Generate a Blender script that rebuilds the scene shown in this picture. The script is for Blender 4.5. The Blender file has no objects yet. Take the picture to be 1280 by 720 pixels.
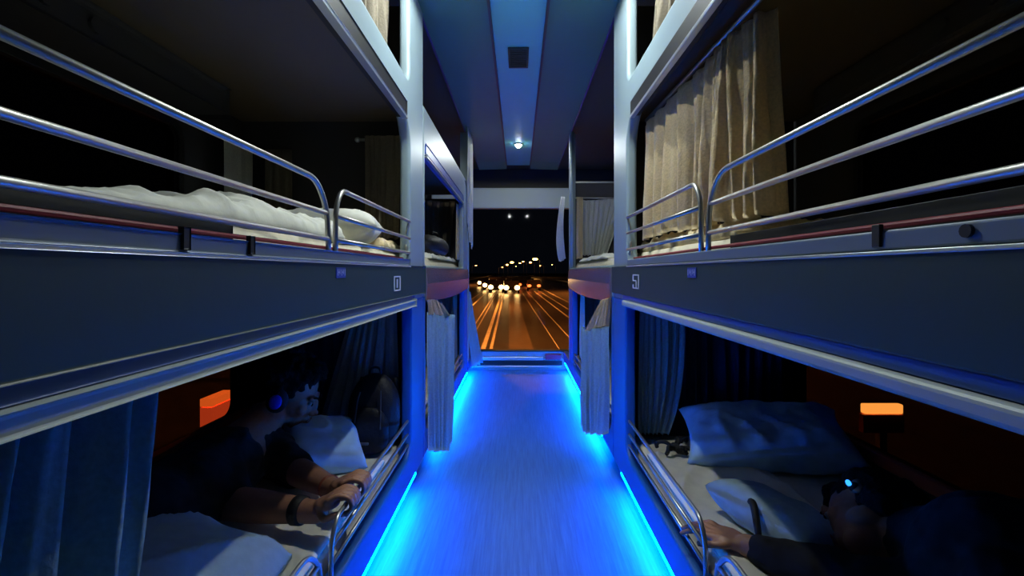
import bpy, bmesh, math, random
from mathutils import Vector, Matrix, noise
C = bpy.context.scene.collection
PI = math.pi
random.seed(7)

# ------------------------------------------------------------------ materials
def mat(name, col, rough=.5, metal=0., emit=None, es=1., bump=0., bscale=40., var=0., spec=.5, coat=0., alpha=None, sheen=0.):
    m = bpy.data.materials.new(name); m.use_nodes = True
    nt = m.node_tree; b = nt.nodes['Principled BSDF']
    b.inputs['Base Color'].default_value = (*col, 1)
    b.inputs['Roughness'].default_value = rough
    b.inputs['Metallic'].default_value = metal
    b.inputs['Specular IOR Level'].default_value = spec
    b.inputs['Coat Weight'].default_value = coat
    b.inputs['Sheen Weight'].default_value = sheen
    if emit:
        b.inputs['Emission Color'].default_value = (*emit, 1)
        b.inputs['Emission Strength'].default_value = es
    tc = nt.nodes.new('ShaderNodeTexCoord')
    nz = nt.nodes.new('ShaderNodeTexNoise'); nz.inputs['Scale'].default_value = bscale; nz.inputs['Detail'].default_value = 5
    nt.links.new(tc.outputs['Object'], nz.inputs['Vector'])
    if bump:
        bp = nt.nodes.new('ShaderNodeBump'); bp.inputs['Strength'].default_value = bump; bp.inputs['Distance'].default_value = .004
        nt.links.new(nz.outputs['Fac'], bp.inputs['Height']); nt.links.new(bp.outputs['Normal'], b.inputs['Normal'])
    if var:
        r = nt.nodes.new('ShaderNodeValToRGB')
        r.color_ramp.elements[0].position = .3; r.color_ramp.elements[1].position = .7
        r.color_ramp.elements[0].color = (*[max(0, c*(1-var)) for c in col], 1)
        r.color_ramp.elements[1].color = (*[min(1, c*(1+var)) for c in col], 1)
        nt.links.new(nz.outputs['Fac'], r.inputs['Fac']); nt.links.new(r.outputs['Color'], b.inputs['Base Color'])
    return m

def glass(name, tint=(.8,.85,.9), refl=.06):
    m = bpy.data.materials.new(name); m.use_nodes = True
    nt = m.node_tree; nt.nodes.clear()
    o = nt.nodes.new('ShaderNodeOutputMaterial'); mx = nt.nodes.new('ShaderNodeMixShader')
    t = nt.nodes.new('ShaderNodeBsdfTransparent'); t.inputs[0].default_value = (*tint, 1)
    g = nt.nodes.new('ShaderNodeBsdfGlossy'); g.inputs['Roughness'].default_value = .03
    fr = nt.nodes.new('ShaderNodeFresnel'); fr.inputs[0].default_value = 1.12
    ge = nt.nodes.new('ShaderNodeNewGeometry'); inv = nt.nodes.new('ShaderNodeMath'); inv.operation = 'SUBTRACT'; inv.inputs[0].default_value = 1
    mu = nt.nodes.new('ShaderNodeMath'); mu.operation = 'MULTIPLY'
    nt.links.new(ge.outputs['Backfacing'], inv.inputs[1]); nt.links.new(fr.outputs[0], mu.inputs[0]); nt.links.new(inv.outputs[0], mu.inputs[1])
    nt.links.new(mu.outputs[0], mx.inputs[0]); nt.links.new(t.outputs[0], mx.inputs[1]); nt.links.new(g.outputs[0], mx.inputs[2])
    nt.links.new(mx.outputs[0], o.inputs[0])
    return m

M = {}
M['frame'] = mat('painted_frame', (.25,.335,.37), .42, .05, var=.05, bscale=5)
M['lowframe'] = mat('blue_painted_lower_frame', (.006,.11,.42), .5)  # blue glow of the LED strips put into the lower frame's colour
M['panel'] = mat('dark_teal_laminate', (.019,.047,.039), .5, 0., bump=.05, bscale=60)
M['lip'] = mat('lavender_blue_lip', (.15,.20,.27), .4, .1)
M['blueband'] = mat('blue_painted_band', (.05,.12,.42), .4)
M['alu'] = mat('aluminium', (.62,.66,.66), .3, .75)
M['rail'] = mat('pale_anodised_rail', (.36,.42,.42), .55, .1)
M['chrome'] = mat('brushed_steel_tube', (.42,.42,.39), .36, .85)
M['red'] = mat('red_piping', (.42,.03,.05), .5)
M['floor'] = None
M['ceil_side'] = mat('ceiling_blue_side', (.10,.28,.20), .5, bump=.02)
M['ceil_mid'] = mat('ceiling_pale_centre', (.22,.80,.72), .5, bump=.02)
M['ceil_trim'] = mat('ceiling_trim_violet', (.05,.05,.22), .35)
M['brown'] = mat('ceiling_brown_joint', (.10,.09,.09), .5)
M['roof'] = mat('dark_roof_lining', (.13,.10,.06), .7, bump=.1)
M['dark'] = mat('dark_wall_lining', (.045,.045,.05), .75, bump=.1)
M['deck'] = mat('deck_board', (.06,.06,.065), .7)
M['black'] = mat('black_rubber', (.008,.008,.009), .5)
M['beam'] = mat('grey_green_beam', (.42,.50,.48), .6)
M['vent'] = mat('dark_green_vent', (.035,.07,.055), .5)
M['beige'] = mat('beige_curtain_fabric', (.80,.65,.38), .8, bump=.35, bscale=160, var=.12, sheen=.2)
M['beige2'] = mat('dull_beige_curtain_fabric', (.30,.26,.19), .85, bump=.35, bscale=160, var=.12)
M['greycur'] = mat('grey_blue_curtain_fabric', (.38,.58,.62), .8, bump=.3, bscale=150, var=.12, sheen=.2)
M['palecur'] = mat('pale_grey_curtain_fabric', (.78,.80,.74), .8, bump=.3, bscale=150, var=.1, sheen=.2)
M['bluecur'] = mat('navy_curtain_fabric', (.05,.09,.20), .85, bump=.3, bscale=150, var=.12)
M['sheet'] = mat('cream_bed_sheet', (.84,.80,.64), .85, bump=.5, bscale=22, var=.06)
M['mattress'] = mat('cream_mattress', (.72,.66,.50), .85, bump=.3, bscale=30, var=.08)
M['white'] = mat('white_bedding', (.74,.75,.66), .85, bump=.4, bscale=30, var=.08)
M['bluepil'] = mat('light_blue_pillowcase', (.40,.64,.82), .75, bump=.4, bscale=28, var=.08, sheen=.2)
M['palebl'] = mat('pale_blue_blanket', (.36,.50,.54), .85, bump=.4, bscale=40, var=.08)
M['navybl'] = mat('navy_blanket', (.03,.05,.13), .85, bump=.4, bscale=40, var=.1)
M['skin'] = mat('brown_skin', (.36,.17,.10), .5, bump=.08, bscale=120, var=.06)
M['hair'] = mat('black_hair', (.007,.005,.005), .85, spec=.15, bump=1., bscale=140)
M['tee'] = mat('black_cotton', (.005,.005,.0055), .95, bump=.3, bscale=50)
M['lips'] = mat('lips', (.34,.12,.09), .4)
M['eye'] = mat('eye_white', (.35,.32,.30), .3)
M['iris'] = mat('dark_iris', (.02,.012,.01), .1)
M['bluepl'] = mat('blue_glossy_plastic', (.02,.05,.75), .25)  # blue light glint put into the ear cup colour
M['blueglow'] = mat('blue_indicator_lamp', (.02,.2,.9), .3, emit=(.03,.3,1), es=2.)
M['nylon'] = mat('black_nylon', (.007,.007,.008), .6, bump=.6, bscale=90)
M['zip'] = mat('grey_zip', (.15,.15,.15), .35, .6)
M['sign'] = mat('white_sign_print', (.8,.82,.82), .5)
M['stick'] = mat('blue_sticker', (.03,.07,.38), .4)
M['stickw'] = mat('pale_sticker_print', (.40,.45,.70), .4)
M['led'] = mat('blue_led_strip', (.1,.2,.8), .4, emit=(.0,.165,1.), es=88.)
M['lampw'] = mat('downlight_glow', (.9,.9,.9), .4, emit=(.85,.95,1.), es=35.)
M['redlamp'] = mat('dull_red_plastic', (.35,.02,.08), .4)
M['asphalt'] = mat('asphalt', (.055,.05,.048), .32, bump=.25, bscale=4, var=.25)
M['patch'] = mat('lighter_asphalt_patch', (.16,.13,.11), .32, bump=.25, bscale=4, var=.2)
M['paint'] = mat('road_paint', (.8,.76,.68), .6, var=.15, bscale=2)  # pale colour standing for light trails of the traffic
M['earth'] = mat('roadside_ground', (.05,.04,.03), .9, var=.3, bscale=1)
M['sodium'] = mat('sodium_lamp_glow', (1,.5,.1), .4, emit=(1,.36,.06), es=40.)
M['headl'] = mat('headlamp_glow', (1,.8,.5), .4, emit=(1,.50,.14), es=28.)
M['tail'] = mat('tail_lamp_glow', (1,.1,.02), .4, emit=(1,.12,.02), es=6.)
M['amber'] = mat('amber_lamp_glow', (1,.5,.1), .4, emit=(1,.42,.07), es=11.)
M['orangebox'] = mat('orange_backlit_panel', (1,.2,.05), .4, emit=(.85,.085,.02), es=4.)
M['orangebox2'] = mat('orange_backlit_strip', (1,.3,.05), .4, emit=(1,.16,.02), es=6.)
M['redsill'] = mat('red_brown_window_sill', (.45,.10,.04), .5)  # orange light from outside put into the red-brown colour
M['pole'] = mat('galvanised_pole', (.3,.3,.3), .5, .5)
M['carpaint'] = mat('dark_car_paint', (.04,.03,.03), .3, .3)
M['glass'] = glass('window_glass')
M['winddark'] = glass('tinted_window_glass', (.30,.27,.26))

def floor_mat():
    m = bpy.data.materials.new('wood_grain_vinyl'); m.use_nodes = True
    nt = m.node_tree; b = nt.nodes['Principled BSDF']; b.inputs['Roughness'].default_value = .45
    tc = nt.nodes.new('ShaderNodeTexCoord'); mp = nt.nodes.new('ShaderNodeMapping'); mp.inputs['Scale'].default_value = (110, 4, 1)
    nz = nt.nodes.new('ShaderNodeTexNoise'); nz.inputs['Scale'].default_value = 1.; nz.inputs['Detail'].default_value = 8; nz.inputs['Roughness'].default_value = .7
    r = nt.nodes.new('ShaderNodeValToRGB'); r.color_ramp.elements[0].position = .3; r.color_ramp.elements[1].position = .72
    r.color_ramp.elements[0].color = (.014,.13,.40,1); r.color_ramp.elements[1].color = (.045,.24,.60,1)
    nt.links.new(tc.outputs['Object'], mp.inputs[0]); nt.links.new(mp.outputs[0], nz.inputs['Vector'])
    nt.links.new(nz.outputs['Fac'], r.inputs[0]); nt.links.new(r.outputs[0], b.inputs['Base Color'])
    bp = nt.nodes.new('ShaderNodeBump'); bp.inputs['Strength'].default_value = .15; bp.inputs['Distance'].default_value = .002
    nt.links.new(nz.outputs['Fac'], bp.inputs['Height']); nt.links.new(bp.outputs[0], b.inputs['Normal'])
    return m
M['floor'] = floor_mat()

# ------------------------------------------------------------------ helpers
def link(name, me, m, parent=None, smooth=False):
    o = bpy.data.objects.new(name, me); C.objects.link(o)
    if m is not None:
        me.materials.clear(); me.materials.append(M[m] if isinstance(m, str) else m)
    if smooth:
        me.polygons.foreach_set('use_smooth', [True]*len(me.polygons))
    if parent is not None: o.parent = parent
    return o
def build(name, bm, m, parent=None, smooth=False, off=None):
    bmesh.ops.recalc_face_normals(bm, faces=bm.faces)
    me = bpy.data.meshes.new(name)
    if parent is not None and off is None: off = Vector(parent.location)
    if off is not None: bmesh.ops.translate(bm, vec=-Vector(off), verts=bm.verts)
    bm.to_mesh(me); bm.free()
    o = link(name, me, m, parent, smooth)
    return o
def tag(o, label=None, cat=None, group=None, kind=None):
    if label: o['label'] = label
    if cat: o['category'] = cat
    if group: o['group'] = group
    if kind: o['kind'] = kind
    return o
def thing(name, label, cat, loc, group=None):
    o = bpy.data.objects.new(name, None); C.objects.link(o); o.location = loc; o.empty_display_size = .05
    return tag(o, label, cat, group)
def box(bm, x0, x1, y0, y1, z0, z1, bev=0.):
    r = bmesh.ops.create_cube(bm, size=1)
    vs = r['verts']
    for v in vs:
        v.co = Vector(((x0+x1)/2+v.co.x*(x1-x0), (y0+y1)/2+v.co.y*(y1-y0), (z0+z1)/2+v.co.z*(z1-z0)))
    if bev:
        es = list({e for v in vs for e in v.link_edges})
        bmesh.ops.bevel(bm, geom=es, offset=bev, segments=3, affect='EDGES', profile=.5)
    return vs
def nb(): return bmesh.new()
def bx(name, m, *a, parent=None, bev=0., **k):
    bm = nb(); box(bm, *a, bev=bev); return build(name, bm, m, parent, **k)
def struct(name, bm, m):
    o = build(name, bm, m); o['kind'] = 'structure'; return o
def tube(bm, pts, r, seg=10, closed_ends=True):
    pts = [Vector(p) for p in pts]; rings = []
    n = len(pts); up = None
    rr = r if isinstance(r, (list, tuple)) else [r]*n
    for i, p in enumerate(pts):
        d = (pts[min(i+1, n-1)] - pts[max(i-1, 0)]).normalized()
        if up is None:
            up = Vector((0,0,1)) if abs(d.z) < .9 else Vector((1,0,0))
        a = d.cross(up).normalized(); up = a.cross(d).normalized()
        rings.append([bm.verts.new(p + (a*math.cos(t)+up*math.sin(t))*rr[i]) for t in [2*PI*k/seg for k in range(seg)]])
    for i in range(n-1):
        for k in range(seg):
            bm.faces.new((rings[i][k], rings[i][(k+1)%seg], rings[i+1][(k+1)%seg], rings[i+1][k]))
    if closed_ends:
        bm.faces.new(rings[0][::-1]); bm.faces.new(rings[-1])
def smooth_path(pts, r=.02, n=5):
    """round the corners of a polyline"""
    pts = [Vector(p) for p in pts]; out = [pts[0]]
    for i in range(1, len(pts)-1):
        a = (pts[i-1]-pts[i]); b = (pts[i+1]-pts[i])
        rr = min(r, a.length*.45, b.length*.45)
        p0 = pts[i]+a.normalized()*rr; p1 = pts[i]+b.normalized()*rr
        for k in range(n+1):
            t = k/n; out.append(p0*(1-t)**2 + pts[i]*2*t*(1-t) + p1*t*t)
    out.append(pts[-1]); return out
def cyl(bm, c, r, h, axis='Z', seg=24, r2=None):
    mt = {'Z': Matrix(), 'X': Matrix.Rotation(PI/2, 4, 'Y'), 'Y': Matrix.Rotation(PI/2, 4, 'X')}[axis]
    bmesh.ops.create_cone(bm, cap_ends=True, segments=seg, radius1=r, radius2=r if r2 is None else r2, depth=h, matrix=Matrix.Translation(c) @ mt)
def ell(bm, c, rad, rot=None, sub=3):
    mt = Matrix.Translation(c) @ (rot.to_4x4() if rot is not None else Matrix()) @ Matrix.Diagonal((*rad, 1))
    bmesh.ops.create_icosphere(bm, subdivisions=sub, radius=1, matrix=mt)
def bake(o):
    """bake an object's modifiers into its mesh"""
    dg = bpy.context.evaluated_depsgraph_get()
    me = bpy.data.meshes.new_from_object(o.evaluated_get(dg))
    old = o.data; o.modifiers.clear(); o.data = me; me.name = o.name
    me.polygons.foreach_set('use_smooth', [True]*len(me.polygons))
    bpy.data.meshes.remove(old)
def blend(name, bm, m, parent, vox=.005, it=6, disp=0., dscale=12.):
    o = build(name, bm, m, parent)
    r = o.modifiers.new('r', 'REMESH'); r.mode = 'VOXEL'; r.voxel_size = vox
    s = o.modifiers.new('s', 'SMOOTH'); s.iterations = it; s.factor = .5
    bake(o)
    if disp:
        me = o.data
        nn = [v.normal.copy() for v in me.vertices]
        for v, n in zip(me.vertices, nn):
            k = noise.fractal(v.co*dscale, 1., 2., 3)
            v.co += n*disp*k
    return o

def plate_with_holes(name, m, x, thick, outer, holes, parent, bev=.006):
    """polygon in the (Y,Z) plane with rounded holes, extruded along X around x. rects: (y0,y1,z0,z1,radii[bl,br,tr,tl])"""
    cu = bpy.data.curves.new(name, 'CURVE'); cu.dimensions = '2D'; cu.fill_mode = 'BOTH'
    cu.extrude = thick/2-bev; cu.bevel_depth = bev; cu.bevel_resolution = 2
    def spl(rect):
        y0, y1, z0, z1, rad = rect
        q = bev if rect is outer else -bev
        y0 += q; y1 -= q; z0 += q; z1 -= q
        P = []
        for (cy, cz, sy, sz, r, a0) in ((y0, z0, 1, 1, rad[0], PI), (y1, z0, -1, 1, rad[1], 1.5*PI), (y1, z1, -1, -1, rad[2], 0), (y0, z1, 1, -1, rad[3], .5*PI)):
            if r <= 0: P.append((cy, cz)); continue
            for k in range(9):
                a = a0+k/8*PI/2
                P.append((cy+sy*r+r*math.cos(a), cz+sz*r+r*math.sin(a)))
        s = cu.splines.new('POLY'); s.points.add(len(P)-1)
        for i, (a, b) in enumerate(P): s.points[i].co = (a, b, 0, 1)
        s.use_cyclic_u = True
    spl(outer)
    for h in holes: spl(h)
    tmp = bpy.data.objects.new('tmp', cu); C.objects.link(tmp)
    dg = bpy.context.evaluated_depsgraph_get(); me = bpy.data.meshes.new_from_object(tmp.evaluated_get(dg))
    bpy.data.objects.remove(tmp)
    off = Vector(parent.location) if parent else Vector()
    for v in me.vertices: v.co = Vector((x+v.co.z, v.co.x, v.co.y)) - off
    bm = nb(); bm.from_mesh(me); bmesh.ops.remove_doubles(bm, verts=bm.verts, dist=1e-5); bmesh.ops.recalc_face_normals(bm, faces=bm.faces); bm.to_mesh(me); bm.free()
    return link(name, me, m, parent)

def lerp_poly(pts, t):
    L = [0]
    for i in range(1, len(pts)): L.append(L[-1]+(Vector(pts[i])-Vector(pts[i-1])).length)
    s = t*L[-1]
    for i in range(1, len(pts)):
        if s <= L[i] or i == len(pts)-1:
            f = 0 if L[i] == L[i-1] else (s-L[i-1])/(L[i]-L[i-1])
            return Vector(pts[i-1]).lerp(Vector(pts[i]), f)
def curtain(name, label, m, top, bot, folds, amp, parent=None, nu=None, nv=26, seed=0, sag=0., amp_top=.35, cat='curtain', group=None, wav=.4, thick=.0025, mid=None):
    """cloth strip between a top and a bottom polyline (XYZ), with folds normal to the strip"""
    nu = nu or folds*12
    rnd = random.Random(seed)
    ph = [rnd.uniform(0, 6.28) for _ in range(6)]
    bm = nb(); g = []
    for j in range(nv+1):
        v = j/nv; row = []
        for i in range(nu+1):
            u = i/nu
            a = lerp_poly(top, u); b = lerp_poly(bot, u)
            if mid is not None:
                c = lerp_poly(mid, u)
                p = a*(1-v)**2 + c*2*v*(1-v) + b*v*v
            else: p = a.lerp(b, v)
            d = lerp_poly(top, min(1, u+.02)) - lerp_poly(top, max(0, u-.02)); d.z = 0
            n = Vector((d.y, -d.x, 0)).normalized() if d.length > 1e-6 else Vector((1,0,0))
            uu = u + .35/folds*math.sin(u*5+ph[0]) + wav*.25/folds*math.sin(v*3+ph[1]+u*9)
            w = math.sin(2*PI*folds*uu+ph[2]) + .35*math.sin(2*PI*folds*2.3*uu+ph[3]+v) + .4*math.sin(2*PI*folds*.45*uu+ph[4]+v*1.5)
            k = amp_top+(1-amp_top)*min(1, v*1.4)
            p = p + n*(w*amp*k)
            p.z += sag*math.sin(PI*u)*v + .004*math.sin(2*PI*folds*uu)*v
            row.append(bm.verts.new(p))
        g.append(row)
    for j in range(nv):
        for i in range(nu):
            bm.faces.new((g[j][i], g[j][i+1], g[j+1][i+1], g[j+1][i]))
    # thickness
    gm = bmesh.ops.solidify(bm, geom=list(bm.faces), thickness=thick)
    o = build(name, bm, m, parent, smooth=True)
    if parent is None: tag(o, label, cat, group)
    return o
def slab(name, m, x0, x1, y0, y1, z0, hf, nx=40, ny=60, parent=None, round_=.03):
    """closed soft slab on z0; hf(u,v,x,y) gives its height"""
    bm = nb(); T = []; B = []
    for j in range(ny+1):
        tr = []; br = []
        for i in range(nx+1):
            u = i/nx; v = j/ny
            x = x0+(x1-x0)*u; y = y0+(y1-y0)*v
            e = min(min(u, 1-u)*abs(x1-x0), min(v, 1-v)*abs(y1-y0))/round_
            e = math.sqrt(max(0, 1-(1-min(1, e))**2))
            h = hf(u, v, x, y)
            tr.append(bm.verts.new((x, y, z0+.001+h*(.35+.65*e)))); br.append(bm.verts.new((x, y, z0)))
        T.append(tr); B.append(br)
    for j in range(ny):
        for i in range(nx):
            bm.faces.new((T[j][i], T[j][i+1], T[j+1][i+1], T[j+1][i])); bm.faces.new((B[j][i], B[j+1][i], B[j+1][i+1], B[j][i+1]))
    for i in range(nx):
        bm.faces.new((T[0][i], B[0][i], B[0][i+1], T[0][i+1])); bm.faces.new((T[ny][i], T[ny][i+1], B[ny][i+1], B[ny][i]))
    for j in range(ny):
        bm.faces.new((T[j][0], T[j+1][0], B[j+1][0], B[j][0])); bm.faces.new((T[j][nx], B[j][nx], B[j+1][nx], T[j+1][nx]))
    return build(name, bm, m, parent, smooth=True)
def fr(x, y, z, s, seed=0): return noise.fractal(Vector((x*s+seed, y*s, z*s)), 1., 2., 4)
def ridge(x, y, s, seed=0):
    a = noise.noise(Vector((x*s+seed, y*s, seed))); return 1-abs(a)*2.2
def pillow(name, m, c, size, rot, label, group=None, seed=0, wrinkle=.5, cat='pillow', seam='pillow_seam'):
    """cushion-shaped lens: size = (length, width, thickness)"""
    bm = nb(); N = 44; Lx, Ly, H = size
    def pt(u, v, sgn):
        a = u*2-1; b = v*2-1
        pinch = 1-.10*(1-a*a)*abs(b)**3; pinch2 = 1-.10*(1-b*b)*abs(a)**3
        x = a*Lx/2*(1-.09*(1-abs(b)**2)*abs(a)**4); y = b*Ly/2*(1-.09*(1-abs(a)**2)*abs(b)**4)
        h = ((1-a**4)*(1-b**4))**.55*H/2
        w = fr(x, y, sgn, 9, seed)*.012*wrinkle + (ridge(x, y+x*.5, 7, seed)**3)*.012*wrinkle*((1-a*a)*(1-b*b))**.5
        return Vector((x, y, sgn*(h+w*min(1, h*20))))
    T = [[bm.verts.new(pt(i/N, j/N, 1)) for i in range(N+1)] for j in range(N+1)]
    B = [[T[j][i] if i in (0, N) or j in (0, N) else bm.verts.new(pt(i/N, j/N, -1)) for i in range(N+1)] for j in range(N+1)]
    for j in range(N):
        for i in range(N):
            bm.faces.new((T[j][i], T[j][i+1], T[j+1][i+1], T[j+1][i])); bm.faces.new((B[j][i], B[j+1][i], B[j+1][i+1], B[j][i+1]))
    o = build(name, bm, m, None, smooth=True)
    o.location = c; o.rotation_euler = rot
    return tag(o, label, cat, group)

# ------------------------------------------------------------------ bus shell
W = .40           # half width of the aisle
XO = 1.15         # outer wall
H = 1.98
YB = -.62; YP = 2.02; YE = 3.92; YF = 5.35
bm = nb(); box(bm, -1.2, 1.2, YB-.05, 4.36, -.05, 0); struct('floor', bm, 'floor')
# dark roof lining above the berths, aisle ceiling below it
bm = nb(); box(bm, -1.2, 1.2, YB-.05, YF+.05, H+.03, H+.08); struct('ceiling', bm, 'roof')
# aisle ceiling: two sloped side panels and a pale centre strip
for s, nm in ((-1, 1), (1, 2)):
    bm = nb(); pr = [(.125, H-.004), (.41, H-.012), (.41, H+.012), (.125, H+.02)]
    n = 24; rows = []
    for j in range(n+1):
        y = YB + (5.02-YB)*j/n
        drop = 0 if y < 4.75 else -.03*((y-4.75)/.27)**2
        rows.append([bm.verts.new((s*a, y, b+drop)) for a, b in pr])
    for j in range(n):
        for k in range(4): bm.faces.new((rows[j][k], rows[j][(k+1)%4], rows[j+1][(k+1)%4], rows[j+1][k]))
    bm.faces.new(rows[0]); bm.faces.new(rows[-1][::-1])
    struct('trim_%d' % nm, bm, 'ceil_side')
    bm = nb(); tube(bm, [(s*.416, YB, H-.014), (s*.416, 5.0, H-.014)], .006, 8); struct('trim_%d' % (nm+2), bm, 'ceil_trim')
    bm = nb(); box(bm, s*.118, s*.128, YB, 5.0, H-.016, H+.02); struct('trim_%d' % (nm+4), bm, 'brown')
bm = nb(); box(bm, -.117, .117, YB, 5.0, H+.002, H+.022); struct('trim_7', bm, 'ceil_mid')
# outer walls with window openings (lower and upper), inner lining
WIN = [(.25, 1.98, .29, .70), (2.25, 3.75, .29, .70), (.25, 1.62, 1.06, 1.36), (2.25, 3.75, 1.06, 1.36)]
wn = 1
for s, side in ((-1, 'left'), (1, 'right')):
    o = plate_with_holes('wall_'+side, 'dark', s*(XO+.02), .04, (YB-.05, YF+.05, -1.0, H+.08, (0,0,0,0)),
        [(a, b, c, d, (.05,)*4) for a, b, c, d in WIN], None, bev=.002)
    o['kind'] = 'structure'
    for (a, b, c, d) in WIN:
        w = plate_with_holes('window_%d' % wn, 'black', s*(XO-.004), .012, (a-.02, b+.02, c-.02, d+.02, (.06,)*4), [(a+.004, b-.004, c+.004, d-.004, (.05,)*4)], None, bev=.002)
        w['kind'] = 'structure'
        bm = nb(); box(bm, s*(XO+.012), s*(XO+.02), a+.002, b-.002, c+.002, d-.002); build('pane', bm, 'winddark', w)
        if c < .5 and a < 1:
            bm = nb(); box(bm, s*(XO-.035), s*(XO-.011), a, b, c-.022, c+.016, bev=.004); build('window_sill', bm, 'redsill', w)
            tag(w.children[-1], 'red-brown sill')
        wn += 1
bm = nb(); box(bm, -1.2, 1.2, YB-.07, YB-.05, -.05, H+.08); struct('wall_back', bm, 'dark')
# front: beam above the windscreen, dark header, pillars, lower apron
bm = nb(); box(bm, -1.13, 1.13, YF-.03, YF+.05, -1., -.25); box(bm, -1.13, -.62, YF-.03, YF+.05, -.25, H+.03); box(bm, .62, 1.13, YF-.03, YF+.05, -.25, H+.03); box(bm, -.62, .62, YF-.03, YF+.05, 1.58, H+.03)
struct('wall_front', bm, 'dark')
bm = nb(); box(bm, -.95, .95, YF-.11, YF-.032, 1.565, 1.79, bev=.012); struct('trim_8', bm, 'beam')
bm = nb(); box(bm, -.62, .62, YF, YF+.006, -.25, 1.58); w = struct('window_%d' % wn, bm, 'glass')
# stairwell floor in front of the aisle step
bm = nb(); box(bm, -1.13, 1.13, 4.36, YF-.03, -.85, -.80); struct('floor_front', bm, 'dark')

# ------------------------------------------------------------------ bunk modules
def rails(parent, s, segs, zs, xr=W, zb=.9, r=.0056, bend_near=True):
    """guard rail sections: each (ya, yb, bend_a, bend_b)"""
    for (ya, yb, ba, bb) in segs:
        bm = nb(); x = s*xr
        P = [(x, ya, zs[-1]), (x, yb, zs[-1])]
        if bb: P = P + [(x, yb+.055, zs[-1]-.055), (x, yb+.062, zb)]
        if ba: P = [(x, ya-.006, zb), (x, ya-.004, zs[-1]-.045)] + [(x, ya+.03, zs[-1])] + P[1:]
        tube(bm, smooth_path(P, .045, 6), r, 12)
        for z in zs[:-1]:
            tube(bm, [(x, ya, z), (x, yb+(.055 if bb else 0), z)], r*.9, 10)
        o = build('guard_rail', bm, 'chrome', parent, smooth=True)
def bunk_near(s):
    side = 'left' if s < 0 else 'right'
    t = thing('bunk_bed', 'near %s-hand triple-deck sleeper bunk with a dark teal side panel and grey-blue rounded frame' % side, 'bunk bed', (s*W, .7, 0))
    plate_with_holes('front_frame', 'frame', s*(W+.02), .04, (YB, YP, .762, H-.02, (0,0,0,0)), [
        (YB+.06, 1.775, .915, 1.445, (.05,.07,.14,.05)),
        (YB+.06, 1.765, 1.572, H-.05, (.03,.05,.05,.03))], t, bev=.012)
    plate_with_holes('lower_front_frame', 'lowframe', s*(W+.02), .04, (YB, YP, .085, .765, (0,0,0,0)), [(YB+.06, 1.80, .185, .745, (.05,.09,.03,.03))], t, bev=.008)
    # side panel
    bm = nb(); box(bm, s*(W-.008), s*(W+.002), YB, YP-.002, .783, .893, bev=.003); build('side_panel', bm, 'panel', t)
    bm = nb(); box(bm, s*(W-.006), s*(W+.004), YB, 1.74, .893, .915, bev=.003); tag(build('panel_lip', bm, 'lip', t), 'lavender-blue lip')
    bm = nb(); box(bm, s*(W-.010), s*(W-.006), YB, 1.74, .888, .8925, bev=.001); build('edge_strip', bm, 'alu', t)
    bm = nb(); box(bm, s*(W-.004), s*(W+.004), YB, 1.82, .766, .783, bev=.002); tag(build('lower_band', bm, 'blueband', t), 'blue painted band')
    bm = nb(); box(bm, s*(W-.016), s*(W+.004), YB, 1.79, .744, .765, bev=.006); tag(build('curtain_rail', bm, 'rail', t), 'pale aluminium curtain rail')
    bm = nb(); tube(bm, [(s*(W+.006), YB+.07, .921), (s*(W+.006), 1.0, .921), (s*(W+.01), 1.7, .919)], .0035, 8); tag(build('piping', bm, 'red', t), 'thin red piping')
    # header channel under the fascia
    bm = nb(); box(bm, s*(W-.004), s*(W+.03), YB+.06, 1.70, 1.423, 1.474, bev=.003); tag(build('header_channel', bm, 'black', t), 'black channel')
    bm = nb(); box(bm, s*(W-.008), s*(W+.008), YB+.06, 1.69, 1.411, 1.422, bev=.002); tag(build('header_rail', bm, 'alu', t), 'thin bright rail')
    # decks
    bm = nb(); box(bm, s*(W+.04), s*(XO-.012), YB, YP-.04, .09, .14); build('lower_deck', bm, 'deck', t)
    bm = nb(); box(bm, s*(W+.04), s*(XO-.012), YB, YP-.04, .79, .875); build('upper_deck', bm, 'deck', t)
    bm = nb(); box(bm, s*(W+.04), s*(XO-.012), YB, YP-.04, 1.49, 1.545); build('top_deck', bm, 'roof', t)
    bm = nb(); box(bm, s*(W+.042), s*(XO-.012), YP-.035, YP-.01, .0, H-.01); build('end_partition', bm, 'dark', t)
    bm = nb(); box(bm, s*(XO-.16), s*(XO-.04), YB, 1.62, 1.40, 1.488, bev=.015)
    build('air_duct', bm, 'dark', t)
    for y in (1.0, 1.12):
        bm = nb(); cyl(bm, (s*(XO-.163), y, 1.445), .018, .012, 'X', 16); build('air_nozzle', bm, 'dark', t)
    # rails
    zt = (.94, .993, 1.055) if s < 0 else (.952, 1.012, 1.070)
    rails(t, s, [(YB+.07, .95, False, True), (1.055, 1.765, True, False)], zt, zb=.895)
    rails(t, s, [(YB+.07, .94, False, True), (1.06, 1.785, True, False)], (.225, .265, .315), xr=W+.012, zb=.19)
    bm = nb(); box(bm, s*(W+.041), s*(W+.047), YB+.07, .74 if s < 0 else 1.0, .876, .946, bev=.001); build('side_board', bm, 'black', t)
    # far end brace of the upper rail, ties
    bm = nb(); tube(bm, smooth_path([(s*W, 1.755, zt[2]), (s*(W+.02), 1.79, zt[1]), (s*(W+.01), 1.76, .93)], .03), .005, 8); build('rail_brace', bm, 'chrome', t, smooth=True)
    # latches on the lip
    for y in ((.56, .70) if s < 0 else (.52,)):
        bm = nb(); box(bm, s*(W-.009), s*(W-.004), y, y+.012, .897, .922, bev=.001); build('latch', bm, 'black', t)
    if s > 0:
        bm = nb(); cyl(bm, (s*(W-.007), .42, .906), .006, .005, 'X', 12); build('screw', bm, 'black', t)
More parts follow.
